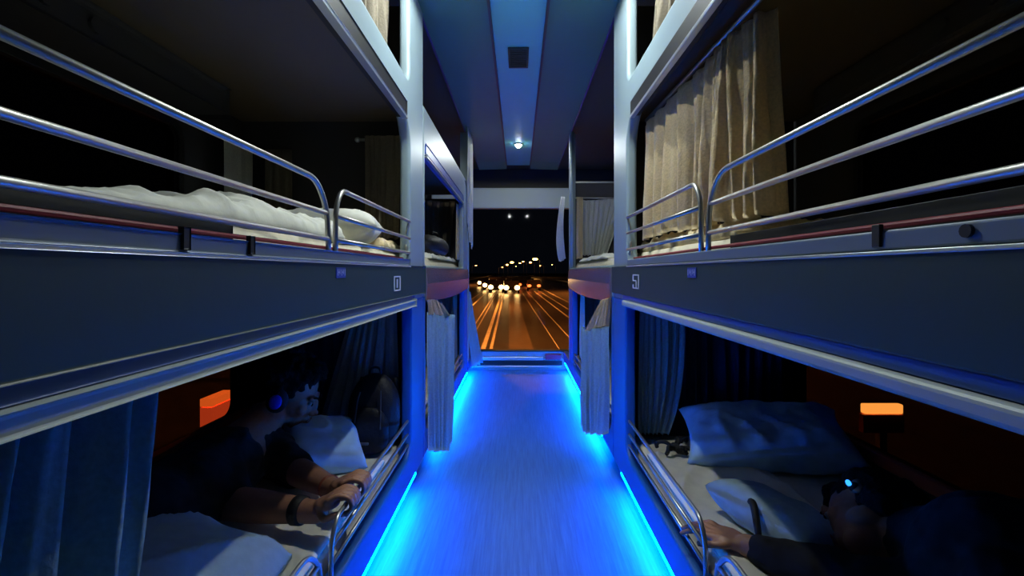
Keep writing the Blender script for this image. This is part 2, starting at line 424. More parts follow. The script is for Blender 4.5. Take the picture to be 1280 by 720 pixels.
    # small seat sign: white outline plate
    bm = nb(); x0 = s*(W-.0095); y = 1.55 if s < 0 else 1.60; zc = .833 if s < 0 else .838; hh = .024; ww = .042
    def bar(y0, y1, z0, z1): box(bm, x0, s*(W-.0078), y0, y1, z0, z1)
    bar(y-ww, y-ww+.010, zc-hh, zc+hh); bar(y-ww, y+ww, zc+hh-.004, zc+hh); bar(y-ww, y+ww, zc-hh, zc-hh+.004)
    if s < 0:
        bar(y+ww-.010, y+ww, zc-hh, zc+hh); bar(y-.006, y+.006, zc-.014, zc+.014)
    else:
        bar(y+ww-.010, y+ww, zc+.004, zc+hh); bar(y+ww-.010, y+ww, zc-hh, zc-.010); bar(y-.005, y+ww, zc+.001, zc+.005); bar(y-.010, y, zc-hh, zc+.001)
    build('bunk_sign', bm, 'sign', t)
    y = 1.06 if s < 0 else 1.085; yy = 1.02 if s < 0 else 1.06
    bm = nb(); box(bm, s*(W-.0095), s*(W-.0078), y-.030, y+.025, .857, .880); st = build('sticker', bm, 'stick', t); tag(st, 'blue sticker')
    bm = nb()
    for k, yq in enumerate((-.024, -.013, -.002, .009, .018)):
        box(bm, s*(W-.0102), s*(W-.0096), y+yq, y+yq+.004, .862+(k%2)*.003, .876)
    box(bm, s*(W-.0102), s*(W-.0096), y-.022, y-.011, .868, .871); box(bm, s*(W-.0102), s*(W-.0096), y, y+.012, .868, .871)
    build('sticker_print', bm, 'stickw', st, off=Vector(t.location))
    # base recess and LED strip
    bm = nb(); box(bm, s*(W+.045), s*(W+.06), YB, YP-.04, .0, .09); build('kick_board', bm, 'frame', t)
    bm = nb(); box(bm, s*(W+.006), s*(W+.03), 1.05, 1.90, .068, .078); tag(build('led_strip', bm, 'led', t), 'blue under-bunk light strip')
    return t
BL = bunk_near(-1); BR = bunk_near(1)

def bunk_far(s):
    side = 'left' if s < 0 else 'right'
    y0 = YP+.005; y1 = 3.76
    t = thing('bunk_bed', 'far %s-hand sleeper bunk beyond the pillar, next to the windscreen step' % side, 'bunk bed', (s*W, 3.0, 0))
    holes = [(y0+.03, 3.52, .90, 1.42 if s < 0 else 1.58, (.03,.05,.06,.03))]
    if s < 0:
        plate_with_holes('front_frame', 'frame', s*(W+.02), .04, (y0, y1, .762, 1.575, (0,0,.03,0)), holes, t, bev=.008)
        bm = nb(); box(bm, s*(W+.002), s*(W+.03), y0+.05, 3.48, 1.375, 1.425, bev=.003); tag(build('header_channel', bm, 'blueband', t), 'dark blue channel')
        bm = nb(); box(bm, s*(W-.004), s*(W+.006), y0+.05, 3.48, 1.366, 1.378, bev=.002); build('header_rail', bm, 'alu', t)
    else:
        plate_with_holes('front_frame', 'frame', s*(W+.02), .04, (y0, y1, .762, .90, (0,0,.03,0)), [], t, bev=.008)
        bm = nb(); tube(bm, [(s*(W+.02), 3.74, .9), (s*(W+.02), 3.74, H-.02)], .014, 12); build('post', bm, 'frame', t, smooth=True)
        bm = nb(); box(bm, s*(W+.045), s*(XO-.012), 3.87, 3.90, 1.46, 1.60, bev=.01); build('cross_header', bm, 'dark', t)
        bm = nb(); box(bm, s*(W+.045), s*(XO-.012), 3.86, 3.868, 1.585, 1.60, bev=.002); build('header_rail', bm, 'alu', t)
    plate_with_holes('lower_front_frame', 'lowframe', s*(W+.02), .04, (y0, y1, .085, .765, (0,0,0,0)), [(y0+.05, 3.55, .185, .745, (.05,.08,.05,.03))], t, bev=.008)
    bm = nb()
    n = 20; prof = []
    for j in range(n+1):
        y = y0+.03+(y1-y0-.03)*j/n; d = .02*math.sin(PI*j/n)
        prof.append([bm.verts.new((s*(W-.006), y, .888)), bm.verts.new((s*(W-.012-d*.3), y, .82)), bm.verts.new((s*(W-.006), y, .745-d)), bm.verts.new((s*(W-.001), y, .745-d)), bm.verts.new((s*(W-.001), y, .888))])
    for j in range(n):
        for k in range(5): bm.faces.new((prof[j][k], prof[j][(k+1)%5], prof[j+1][(k+1)%5], prof[j+1][k]))
    bm.faces.new(prof[0]); bm.faces.new(prof[-1][::-1])
    build('side_panel', bm, mat('glossy_mauve_panel', (.16,.14,.20), .22, .2), t)
    bm = nb(); box(bm, s*(W+.04), s*(XO-.012), y0+.01, YE-.06, .09, .14); build('lower_deck', bm, 'deck', t)
    bm = nb(); box(bm, s*(W+.04), s*(XO-.012), y0+.01, YE-.06, .79, .87); build('upper_deck', bm, 'deck', t)
    if s < 0:
        bm = nb(); box(bm, s*(W+.04), s*(XO-.012), y0+.01, YE-.06, 1.49, 1.545); build('top_deck', bm, 'roof', t)
    bm = nb(); box(bm, s*(W+.042), s*(XO-.012), YE-.055, YE-.03, .0, 1.46); build('end_partition', bm, 'dark', t)
    rails(t, s, [(y0+.06, 3.5, False, False)], (.225, .27), xr=W+.012, zb=.19)
    bm = nb(); box(bm, s*(W+.045), s*(W+.06), y0+.01, YE-.06, .0, .09); build('kick_board', bm, 'frame', t)
    bm = nb(); box(bm, s*(W+.006), s*(W+.03), 2.35, 4.2, .068, .078); tag(build('led_strip', bm, 'led', t), 'blue under-bunk light strip')
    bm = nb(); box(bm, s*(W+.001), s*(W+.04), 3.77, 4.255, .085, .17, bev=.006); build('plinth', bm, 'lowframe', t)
    # tall end post
    bm = nb(); box(bm, s*(W+.002), s*(W+.05), 3.77, 3.83, .171, H-.02, bev=.008); build('end_post', bm, 'frame', t)
    return t
FL = bunk_far(-1); FR = bunk_far(1)

# ------------------------------------------------------------------ step at the end of the aisle
t = thing('aisle_step', 'low step with a metal edge across the end of the blue aisle', 'step', (0, 4.3, 0))
bm = nb(); box(bm, -.60, .60, 4.28, 4.34, 0, .16, bev=.004); build('riser', bm, 'frame', t)
bm = nb(); box(bm, -.60, .60, 4.27, 4.355, .161, .172, bev=.003); build('tread_edge', bm, 'panel', t)
bm = nb(); box(bm, -.38, .22, 4.262, 4.279, .085, .115, bev=.005); build('grip_bar', bm, 'alu', t)
bm = nb(); box(bm, -.40, .38, 4.262, 4.279, .02, .035, bev=.004); build('grip_bar', bm, 'alu', t)
bm = nb(); box(bm, .24, .38, 4.258, 4.279, .09, .14, bev=.006); tag(build('step_lamp', bm, 'redlamp', t), 'dull red lamp cover')
bm = nb(); box(bm, -.39, .39, 4.274, 4.2805, .04, .08); build('slot', bm, 'black', t)

# ------------------------------------------------------------------ ceiling fittings
def downlight(x, y, label, power):
    t = thing('ceiling_light', label, 'light', (x, y, H-.006), 'round white ceiling lights')
    bm = nb()
    prev = None
    seg = 32
    prof = [(.028, .008), (.028, -.001), (.032, -.004), (.036, -.001), (.036, .008)]
    rings = [[bm.verts.new((x+r*math.cos(2*PI*k/seg), y+r*math.sin(2*PI*k/seg), H-.006+z)) for k in range(seg)] for r, z in prof]
    for a, b in zip(rings, rings[1:]+rings[:1]):
        for k in range(seg): bm.faces.new((a[k], a[(k+1)%seg], b[(k+1)%seg], b[k]))
    build('bezel', bm, 'alu', t, smooth=True)
    bm = nb(); ell(bm, (x, y, H-.008), (.027, .027, .026)); build('lens', bm, 'lampw', t, smooth=True)
    L = bpy.data.lights.new('ceiling_light_beam', 'SPOT'); L.energy = power; L.color = (.93, 1, .98); L.spot_size = math.radians(178); L.spot_blend = .15; L.shadow_soft_size = .018
    lo = bpy.data.objects.new('beam', L); C.objects.link(lo); lo.parent = t; lo.location = (0, 0, -.036)
downlight(0, 4.16, 'round white ceiling light over the end of the aisle', 17.)
downlight(-.17, 1.5, 'round white ceiling light above the near bunks, left of the pale strip', 22.)
downlight(.17, 1.5, 'round white ceiling light above the near bunks, right of the pale strip', 22.)
t = thing('ceiling_vent', 'square dark green vent in the pale blue centre of the ceiling', 'vent', (0, 2.48, H-.002))
bm = nb(); box(bm, -.052, .052, 2.37, 2.60, H-.008, H+.002, bev=.003); build('vent_frame', bm, 'vent', t)
bm = nb()
for k in range(9): box(bm, -.042, .042, 2.385+k*.023, 2.393+k*.023, H-.012, H-.008)
build('louvre', bm, 'vent', t)

# ------------------------------------------------------------------ mattresses
def mattress(s, y0, y1, z, label, x1=1.10, m='mattress', seed=0):
    def hf(u, v, x, y): return .07+.004*fr(x, y, 0, 5, seed)
    o = slab('mattress', m, s*(W+.048), s*x1, y0, y1, z, hf, 30, 60, round_=.03)
    tag(o, label, 'mattress'); return o
mattress(-1, YB+.05, 1.97, .14, 'cream mattress under the person in the lower left bunk', seed=1)
mattress(1, YB+.05, 1.97, .14, 'cream mattress in the lower right bunk beneath the blue pillow', seed=2)
mattress(-1, YB+.05, 1.97, .875, 'cream mattress in the upper left bunk under the white blanket', seed=3)
mattress(1, YB+.05, 1.97, .875, 'cream mattress in the upper right bunk behind the large beige curtain', seed=4)
mattress(-1, 2.08, 3.84, .14, 'cream mattress in the far lower left bunk', seed=5)
mattress(1, 2.08, 3.84, .14, 'cream mattress in the far lower right bunk', seed=6)
mattress(-1, 2.08, 3.84, .87, 'cream mattress in the far upper left bunk under the black bag', seed=7)
mattress(1, 2.08, 3.84, .87, 'cream mattress in the far upper right bunk', seed=8)

# ------------------------------------------------------------------ bedding
# rumpled sheet, lower left
def sheet_l(u, v, x, y):
    return .010+.010*max(0, ridge(x, y*.6+x*.3, 6, 3))**2+.005*fr(x, y, 0, 9, 2)
o = slab('bed_sheet', 'sheet', -.462, -.80, .60, 1.66, .2115, sheet_l, 60, 110, round_=.02); tag(o, 'rumpled cream sheet below the hands of the person on the left', 'sheet')
def sheet_r(u, v, x, y):
    return .010+.012*max(0, ridge(x, y*.6-x*.4, 6, 13))**2+.005*fr(x, y, 0, 9, 12)
o = slab('bed_sheet', 'sheet', .462, .82, .62, 1.72, .2115, sheet_r, 60, 110, round_=.02); tag(o, 'rumpled cream sheet in the lower right bunk', 'sheet')
# blanket over the legs, lower left
def bl(u, v, x, y):
    arch = math.sqrt(max(0, math.sin(PI*min(1, max(0, u*.98+.01)))))
    k = .17*arch*(1-.45*max(0, v-.75)/.25)+.008
    return k + .018*max(0, ridge(x, y*.9-x, 5, 31))**2*arch + .006*fr(x, y, 0, 8, 5)
o = slab('blanket', 'palebl', -.500, -1.00, -.40, 1.06, .238, bl, 60, 120, round_=.05); tag(o, 'pale blue blanket bunched over the legs of the person on the left', 'blanket')
# blanket, lower right
def br(u, v, x, y):
    arch = math.sqrt(max(0, math.sin(PI*u)))
    return .008+.16*arch*(1-.5*max(0, v-.7)/.3)+.015*max(0, ridge(x, y-x, 5, 41))**2*arch
o = slab('blanket', 'palebl', .56, 1.07, -.45, .84, .238, br, 60, 120, round_=.05); tag(o, 'dim blue blanket over the legs of the person on the right', 'blanket')
# duvet upper left
def dv(u, v, x, y):
    k = .046+.008*math.sin(v*5+.6)+.022*max(0, ridge(x+y*.3, y, 6, 51))**2+.014*max(0, ridge(x-y*.6, y, 15, 57))**2*(1.2-v)+.008*fr(x, y, 0, 8, 9)
    return k*(.15+.85*min(1, v*1.8))
o = slab('duvet', 'white', -.470, -.98, .48, 1.30, .9465, dv, 70, 120, round_=.05); tag(o, 'crumpled white duvet on the upper left bunk', 'duvet')
pillow('pillow', 'white', (-.62, 1.52, 1.005), (.36, .26, .12), (.05, -.05, .2), 'white pillow at the far end of the upper left bunk', seed=61)
def bb(u, v, x, y): return .025+.02*max(0, ridge(x, y, 12, 71))**2+.01*fr(x, y, 0, 16, 9)
o = slab('folded_blanket', 'beige', -.462, -.62, 1.66, 1.90, .9465, bb, 40, 50, round_=.03); tag(o, 'small beige folded blanket beside the pillow on the upper left bunk', 'blanket')
o = slab('folded_blanket', 'beige', .475, .80, 1.05, 1.88, .9465, lambda u, v, x, y: .02+.03*max(0, ridge(x, y, 8, 73))**2+.012*fr(x, y, 0, 14, 9), 50, 80, round_=.03); tag(o, 'crumpled beige blanket below the large beige curtain, upper right bunk', 'blanket')
# pillows lower berths
pillow('pillow', 'bluepil', (-.650, 1.60, .295), (.25, .28, .12), (.25, .15, .5), 'light blue pillow beside the black backpack, lower left bunk', seed=81)
pillow('pillow', 'bluepil', (.85, 1.66, .305), (.54, .30, .15), (.35, -.06, -.24), 'large light blue pillow leaning at the head of the lower right bunk', seed=91, wrinkle=1.3)
pillow('pillow', 'palebl', (.635, 1.18, .268), (.18, .32, .10), (0, .25, .30), 'smaller pale pillow beside the arm of the person on the right', seed=95)
pillow('pillow', 'white', (-.60, 3.45, .27), (.26, .34, .12), (.1, .2, .1), 'white pillow in the far lower left bunk', seed=96)
pillow('pillow', 'white', (.60, 3.35, .27), (.26, .34, .12), (.1, -.2, .1), 'white pillow in the far lower right bunk', seed=97)
# crumpled linen on the far upper decks
for s, lab in ((-1, 'left'), (1, 'right')):
    o = slab('folded_blanket', 'white', s*.455, s*.9, 2.5, 3.6, .9415, lambda u, v, x, y: .012+.02*max(0, ridge(x, y, 10, 75))**2+.01*fr(x, y, 0, 14, 9), 40, 70, round_=.03)
    tag(o, 'crumpled pale linen on the far upper %s bunk' % lab, 'blanket')

# ------------------------------------------------------------------ curtains
# big beige, upper right
t = thing('curtain', 'large gathered beige curtain drawn back in the upper right bunk', 'curtain', (.47, 1.3, .98))
curtain('drape', None, 'beige', [(.455, 1.74, 1.40), (.465, 1.40, 1.40), (.475, 1.22, 1.40), (.475, 1.12, 1.40)], [(.455, 1.73, .985), (.46, 1.45, .99), (.49, 1.30, .985), (.475, 1.16, .99)], 7, .014, parent=t, seed=3, nv=30)
curtain('drape', None, 'beige', [(.475, 1.16, 1.41), (.485, 1.08, 1.41), (.50, 1.0, 1.41), (.53, .98, 1.41)], [(.475, 1.17, .99), (.485, 1.05, .985), (.495, .94, .985), (.54, .96, .99)], 4, .018, parent=t, seed=5, nv=34, wav=.9)
bm = nb(); tube(bm, [(.50, .60, 1.425), (.47, 1.76, 1.425)], .007, 10); build('curtain_rod', bm, 'chrome', t, smooth=True)
# upper left end curtain
t = thing('curtain', 'narrow dull beige curtain at the far end of the upper left bunk', 'curtain', (-.54, 1.88, 1.0))
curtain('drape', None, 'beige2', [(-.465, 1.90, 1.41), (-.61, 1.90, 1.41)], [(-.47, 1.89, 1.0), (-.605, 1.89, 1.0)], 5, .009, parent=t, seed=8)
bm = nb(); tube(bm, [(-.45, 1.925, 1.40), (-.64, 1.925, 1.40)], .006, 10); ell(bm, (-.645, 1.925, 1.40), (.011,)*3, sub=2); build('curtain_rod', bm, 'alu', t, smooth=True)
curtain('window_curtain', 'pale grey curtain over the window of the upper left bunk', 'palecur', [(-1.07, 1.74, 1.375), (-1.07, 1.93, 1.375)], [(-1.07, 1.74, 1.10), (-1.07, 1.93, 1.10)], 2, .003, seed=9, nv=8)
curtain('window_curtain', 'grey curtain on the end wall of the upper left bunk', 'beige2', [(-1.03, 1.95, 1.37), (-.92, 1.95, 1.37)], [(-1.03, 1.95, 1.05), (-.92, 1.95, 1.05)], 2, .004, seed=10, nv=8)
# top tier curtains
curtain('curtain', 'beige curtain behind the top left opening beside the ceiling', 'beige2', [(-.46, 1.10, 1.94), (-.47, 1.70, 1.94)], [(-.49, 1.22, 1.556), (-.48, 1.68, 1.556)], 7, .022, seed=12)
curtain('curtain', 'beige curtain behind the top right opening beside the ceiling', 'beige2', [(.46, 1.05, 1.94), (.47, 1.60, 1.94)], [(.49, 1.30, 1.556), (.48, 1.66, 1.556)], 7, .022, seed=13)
# lower left near curtain, tied back
curtain('curtain', 'long blue-grey curtain hanging at the near end of the lower left bunk', 'greycur', [(-.455, .02, .745), (-.455, .18, .745), (-.455, .33, .745), (-.455, .60, .745)], [(-.455, .02, .33), (-.455, .18, .33), (-.455, .33, .33), (-.452, .495, .33)], 11, .024, seed=15, nv=34, wav=.5, amp_top=.7, mid=[(-.455, .02, .5), (-.455, .18, .5), (-.455, .33, .5), (-.455, .56, .5)])
# lower left far curtains
curtain('curtain', 'pale curtain behind the black backpack, lower left bunk', 'palecur', [(-.462, 1.83, .735), (-.66, 1.91, .735)], [(-.462, 1.88, .235), (-.80, 1.90, .235)], 6, .007, seed=17)
curtain('curtain', 'dark blue curtain on the end wall of the lower left bunk behind the person', 'bluecur', [(-.70, 1.94, .77), (-1.07, 1.94, .77)], [(-.70, 1.94, .25), (-1.07, 1.94, .25)], 9, .010, seed=18)
# lower right far curtains
curtain('curtain', 'pale blue-grey curtain beside the pillar in the lower right bunk', 'greycur', [(.462, 1.83, .738), (.63, 1.83, .738)], [(.472, 1.88, .235), (.585, 1.88, .235)], 7, .008, seed=20, mid=[(.455, 1.84, .45), (.66, 1.84, .45)])
curtain('curtain', 'dark blue curtain at the end of the lower right bunk above the large blue pillow', 'bluecur', [(.66, 1.94, .77), (1.07, 1.94, .77)], [(.66, 1.94, .30), (1.07, 1.94, .30)], 9, .012, seed=21)
# curtains spilling into the aisle beyond the pillars
t = thing('curtain', 'grey-blue curtain hanging out into the aisle beyond the left pillar', 'curtain', (-.36, 2.12, .08))
curtain('drape', None, 'greycur', [(-.385, 2.04, .70), (-.34, 2.10, .69), (-.295, 2.14, .68), (-.30, 2.24, .67)], [(-.375, 2.06, .10), (-.35, 2.10, .085), (-.315, 2.13, .075), (-.325, 2.22, .08)], 6, .013, parent=t, seed=23)
curtain('gathered_top', None, 'beige', [(-.385, 2.045, .752), (-.365, 2.07, .752), (-.35, 2.10, .735)], [(-.383, 2.045, .69), (-.345, 2.10, .682), (-.305, 2.14, .672)], 7, .012, parent=t, seed=24, amp_top=.9); tag(t.children[-1], 'beige gathered top')
t = thing('curtain', 'grey-blue curtain hanging out into the aisle beyond the right pillar', 'curtain', (.36, 2.12, .14))
curtain('drape', None, 'greycur', [(.385, 2.04, .64), (.34, 2.10, .625), (.295, 2.14, .61), (.30, 2.24, .62)], [(.375, 2.06, .17), (.34, 2.10, .165), (.30, 2.13, .155), (.31, 2.22, .16)], 6, .013, parent=t, seed=25)
curtain('gathered_top', None, 'beige', [(.388, 2.045, .76), (.380, 2.06, .755), (.372, 2.10, .745)], [(.383, 2.045, .64), (.34, 2.10, .625), (.300, 2.14, .605)], 7, .012, parent=t, seed=26, amp_top=.9); tag(t.children[-1], 'beige gathered top')
# far bay curtains
curtain('curtain', 'slim cream curtain hanging right behind the left pillar in the far bay', 'beige', [(-.45, 2.06, 1.41), (-.45, 2.16, 1.41)], [(-.45, 2.06, .96), (-.45, 2.12, .96)], 3, .006, seed=30)
curtain('curtain', 'cream curtain at the far edge of the far upper left opening', 'beige', [(-.44, 3.40, 1.36), (-.44, 3.54, 1.36)], [(-.44, 3.42, .96), (-.44, 3.54, .96)], 3, .007, seed=31)
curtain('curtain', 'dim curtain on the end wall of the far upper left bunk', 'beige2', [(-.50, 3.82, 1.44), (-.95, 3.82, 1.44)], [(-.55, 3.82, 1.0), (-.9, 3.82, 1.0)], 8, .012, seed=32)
t = thing('curtain', 'cream curtain gathered along a rod at the end of the far upper right bunk', 'curtain', (.66, 3.82, .97))
curtain('drape', None, 'palecur', [(.47, 3.83, 1.455), (.54, 3.83, 1.44), (.62, 3.83, 1.445), (.72, 3.83, 1.455), (.86, 3.83, 1.45)], [(.50, 3.80, 1.0), (.55, 3.80, 1.0), (.60, 3.80, 1.0), (.64, 3.80, .99), (.70, 3.80, 1.0)], 8, .012, parent=t, seed=33)
curtain('drape', None, 'beige', [(.45, 3.70, 1.45), (.50, 3.72, 1.45)], [(.45, 3.70, .97), (.495, 3.72, .97)], 2, .006, parent=t, seed=34)
bm = nb(); tube(bm, [(.45, 3.845, 1.462), (1.0, 3.845, 1.462)], .006, 8); build('curtain_rod', bm, 'chrome', t, smooth=True)
curtain('curtain', 'grey curtain hanging from the ceiling by the far left bunk end', 'palecur', [(-.375, 3.55, 1.95), (-.375, 3.74, 1.95), (-.37, 3.88, 1.95)], [(-.388, 3.70, 1.25), (-.38, 3.80, 1.10), (-.37, 3.90, 1.05)], 5, .008, seed=35)
curtain('curtain', 'bulging white curtain tied at the far right bunk end', 'palecur', [(.375, 3.90, 1.48), (.36, 4.0, 1.50), (.38, 4.1, 1.50)], [(.37, 3.90, .98), (.355, 4.0, .96), (.375, 4.08, .97)], 5, .014, seed=36, mid=[(.345, 3.92, 1.15), (.30, 4.0, 1.15), (.32, 4.1, 1.15)])
curtain('curtain', 'thin curtain trailing to the step at the left front corner', 'greycur', [(-.42, 3.88, .72), (-.40, 4.05, .70)], [(-.385, 3.90, .08), (-.30, 4.18, .09)], 4, .008, seed=37, mid=[(-.415, 3.9, .4), (-.37, 4.1, .45)])
curtain('curtain', 'blue curtain inside the far lower left opening', 'greycur', [(-.50, 3.80, .73), (-.72, 3.80, .73)], [(-.5, 3.80, .24), (-.72, 3.80, .24)], 6, .008, seed=38)
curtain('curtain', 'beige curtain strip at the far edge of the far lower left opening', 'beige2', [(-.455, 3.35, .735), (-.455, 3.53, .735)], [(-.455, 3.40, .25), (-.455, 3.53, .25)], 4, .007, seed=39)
curtain('curtain', 'pale curtain inside the far lower right opening', 'palecur', [(.455, 3.30, .735), (.455, 3.53, .735)], [(.455, 3.35, .25), (.455, 3.53, .25)], 4, .007, seed=40)
curtain('curtain', 'blue curtain inside the far lower right opening', 'greycur', [(.50, 3.80, .73), (.80, 3.80, .73)], [(.5, 3.80, .24), (.8, 3.80, .24)], 6, .008, seed=41)

# ------------------------------------------------------------------ bags
def rounded_bag(bm, c, size, e=3.2, lean=0.):
    N = 28; R = []
    for j in range(N+1):
        th = -PI/2+PI*j/N; row = []
        for i in range(2*N):
            ph = 2*PI*i/(2*N)
            def sp(v, p): return math.copysign(abs(v)**p, v)
            x = sp(math.cos(th), 2/e)*sp(math.cos(ph), 2/e); y = sp(math.cos(th), 2/e)*sp(math.sin(ph), 2/e); z = sp(math.sin(th), 2/e)
            tz = 1-.22*max(0, z)**2
            row.append(bm.verts.new((c[0]+x*size[0]/2*tz, c[1]+y*size[1]/2*tz+lean*z, c[2]+z*size[2]/2)))
        R.append(row)
    for j in range(N):
        for i in range(2*N): bm.faces.new((R[j][i], R[j][(i+1)%(2*N)], R[j+1][(i+1)%(2*N)], R[j+1][i]))
    bmesh.ops.remove_doubles(bm, verts=bm.verts, dist=1e-6)
t = thing('backpack', 'black backpack standing at the far end of the lower left bunk', 'backpack', (-.535, 1.775, .215))
BP = t
bm = nb(); rounded_bag(bm, (-.535, 1.78, .345), (.165, .115, .26), 2.6, .01); build('body', bm, 'nylon', t, smooth=True)
bm = nb(); rounded_bag(bm, (-.535, 1.725, .30), (.12, .05, .15), 3.); build('front_pocket', bm, 'nylon', t, smooth=True)
bm = nb(); tube(bm, smooth_path([(-.575, 1.702, .33), (-.572, 1.722, .40), (-.565, 1.727, .425)], .03), .0022, 6); build('zip', bm, 'zip', t); bm = nb(); tube(bm, smooth_path([(-.495, 1.702, .31), (-.497, 1.715, .38), (-.50, 1.727, .43)], .03), .0022, 6); build('zip', bm, 'zip', t)
bm = nb(); box(bm, -.56, -.53, 1.692, 1.70, .262, .270, bev=.002); build('badge', bm, 'zip', t)
bm = nb(); tube(bm, smooth_path([(-.555, 1.79, .468), (-.55, 1.79, .495), (-.52, 1.79, .495), (-.515, 1.79, .468)], .015), .004, 8); build('handle', bm, 'nylon', t, smooth=True)
bm = nb(); tube(bm, smooth_path([(-.59, 1.835, .45), (-.61, 1.86, .35), (-.59, 1.84, .25)], .05), .008, 8); build('strap', bm, 'nylon', t, smooth=True); bm = nb(); tube(bm, smooth_path([(-.48, 1.835, .45), (-.465, 1.86, .35), (-.48, 1.84, .25)], .05), .008, 8); build('strap', bm, 'nylon', t, smooth=True)
BP.scale = (1.12, 1.05, 1.08); BP.location = (-.528, 1.755, .216)
t = thing('travel_bag', 'black bag lying on the far upper left bunk', 'bag', (-.58, 3.0, .965))
bm = nb(); rounded_bag(bm, (-.58, 3.0, 1.03), (.26, .60, .14), 2.8); build('body', bm, 'nylon', t, smooth=True)
bm = nb(); tube(bm, smooth_path([(-.52, 2.90, 1.095), (-.52, 2.92, 1.115), (-.52, 3.08, 1.115), (-.52, 3.10, 1.095)], .03), .006, 8); build('handle', bm, 'nylon', t, smooth=True)
bm = nb(); tube(bm, [(-.58, 2.80, 1.094), (-.58, 3.20, 1.094)], .003, 6); build('zip', bm, 'zip', t)
# black cord strap over the pale pillow, lower right; black scarf by the curtain
bm = nb(); P = smooth_path([(.578, 1.205, .262), (.565, 1.17, .315), (.555, 1.13, .320), (.545, 1.09, .275), (.540, 1.06, .235)], .03)
tube(bm, P, [.005+.004*math.sin(PI*i/(len(P)-1)) for i in range(len(P))], 8)
o = build('bag_strap', bm, 'nylon', None, smooth=True); tag(o, 'short black strap across the smaller pale pillow', 'strap')
bm = nb()
rr = random.Random(4)
for k in range(7):
    a = Vector((.50+rr.uniform(0, .08), 1.70+rr.uniform(-.03, .08), .232))
    tube(bm, smooth_path([a, a+Vector((rr.uniform(-.02, .03), rr.uniform(-.03, .03), .02)), a+Vector((rr.uniform(0, .05), rr.uniform(-.04, .04), .03)), a+Vector((rr.uniform(0, .06), rr.uniform(-.05, .05), .002))], .02), .008, 8)
o = blend('scarf', bm, 'nylon', None, .004, 3); tag(o, 'crumpled black scarf at the foot of the pale blue-grey curtain, lower right bunk', 'scarf')

# ------------------------------------------------------------------ people
def head_parts(parent, c, fwd, up, sc=1., hair_mode='curly'):
    f = Vector(fwd).normalized(); u = Vector(up); u = (u-f*u.dot(f)).normalized(); r = f.cross(u)
    R = Matrix((r, f, u)).transposed()          # local x=right, y=forward, z=up
    c = Vector(c)
    def L(x, y, z): return c + R @ Vector((x, y, z))*sc
    def E(bm, p, rad, sub=3): ell(bm, L(*p), [q*sc for q in rad], R, sub)
    return R, L, E
def finger(bm, pts, r=.008):
    n = len(pts); P = smooth_path(pts, .008, 3)
    tube(bm, P, [r*(1-.25*i/(len(P)-1)) for i in range(len(P))], 10)
    ell(bm, P[-1], (r*.78,)*3, sub=2); ell(bm, P[0], (r,)*3, sub=2)
def limb(bm, pts, rad):
    P = [Vector(p) for p in pts]; Q = []; RR = []
    for i in range(len(P)-1):
        for k in range(6):
            t = k/6; Q.append(P[i].lerp(P[i+1], t)); RR.append(rad[i]*(1-t)+rad[i+1]*t)
    Q.append(P[-1]); RR.append(rad[-1])
    tube(bm, Q, RR, 20)
    for p, r in zip(P, rad): ell(bm, p, (r,)*3, sub=3)

def grip_hand(bm, wrist, rail_x, rail_z, yc, s, spread=.0175):
    """right/left hand gripping a rail that runs along Y (s=-1: hand comes from -X side)"""
    w = Vector(wrist); d = -s   # d=+1: fingers reach toward +X
    kn = []
    for k in range(4):
        y = yc+(k-1.5)*spread; ln = (.92, 1.05, 1.0, .82)[k]
        K = Vector((rail_x-d*.034, y, rail_z+.012))
        kn.append(K)
        finger(bm, [K, K+Vector((d*.020, 0, .012)), Vector((rail_x+d*.012, y, rail_z+.019*ln)), Vector((rail_x+d*.020*ln, y, rail_z-.004)), Vector((rail_x+d*.006, y, rail_z-.019*ln))], .0082)
        tube(bm, [w.lerp(K, .12), w.lerp(K, .55)+Vector((0, 0, .004)), K], [.016, .0125, .010], 10)
    # palm body
    pc = w.lerp((kn[1]+kn[2])/2, .6)
    ell(bm, pc, (.030, .034, .014), sub=3)
    # thumb leaves the side of the palm near its base and closes under the rail
    b = w.lerp(kn[0], .35)+Vector((0, -.012, -.006))
    finger(bm, [b, b+Vector((d*.014, -.014, -.010)), Vector((rail_x-d*.014, kn[0].y-.010, rail_z-.014)), Vector((rail_x+d*.006, kn[0].y-.004, rail_z-.017))], .0095)

def face_mesh(bm, E, L, sc, R):
    E(bm, (0, -.012, .035), (.074, .090, .080))       # cranium
    E(bm, (0, .030, -.020), (.058, .058, .075))       # face mass
    E(bm, (0, .050, -.082), (.030, .026, .022))       # chin
    for q in (-1, 1):
        E(bm, (q*.040, .010, -.062), (.020, .038, .024))   # jaw
        E(bm, (q*.036, .062, -.022), (.022, .018, .020))   # cheek
        E(bm, (q*.026, .078, .020), (.024, .012, .009))    # brow
        E(bm, (q*.011, .094, -.036), (.009, .009, .008), 2)# nostril
        E(bm, (q*.076, -.008, -.005), (.008, .018, .030), 2)  # ear
        E(bm, (q*.081, -.014, .008), (.006, .014, .016), 2)
    E(bm, (0, .088, -.010), (.009, .014, .026))       # nose bridge
    E(bm, (0, .101, -.030), (.011, .012, .011), 2)    # nose tip
    E(bm, (0, .084, -.056), (.022, .010, .007), 2)    # upper lip
    E(bm, (0, .081, -.066), (.019, .010, .007), 2)    # lower lip

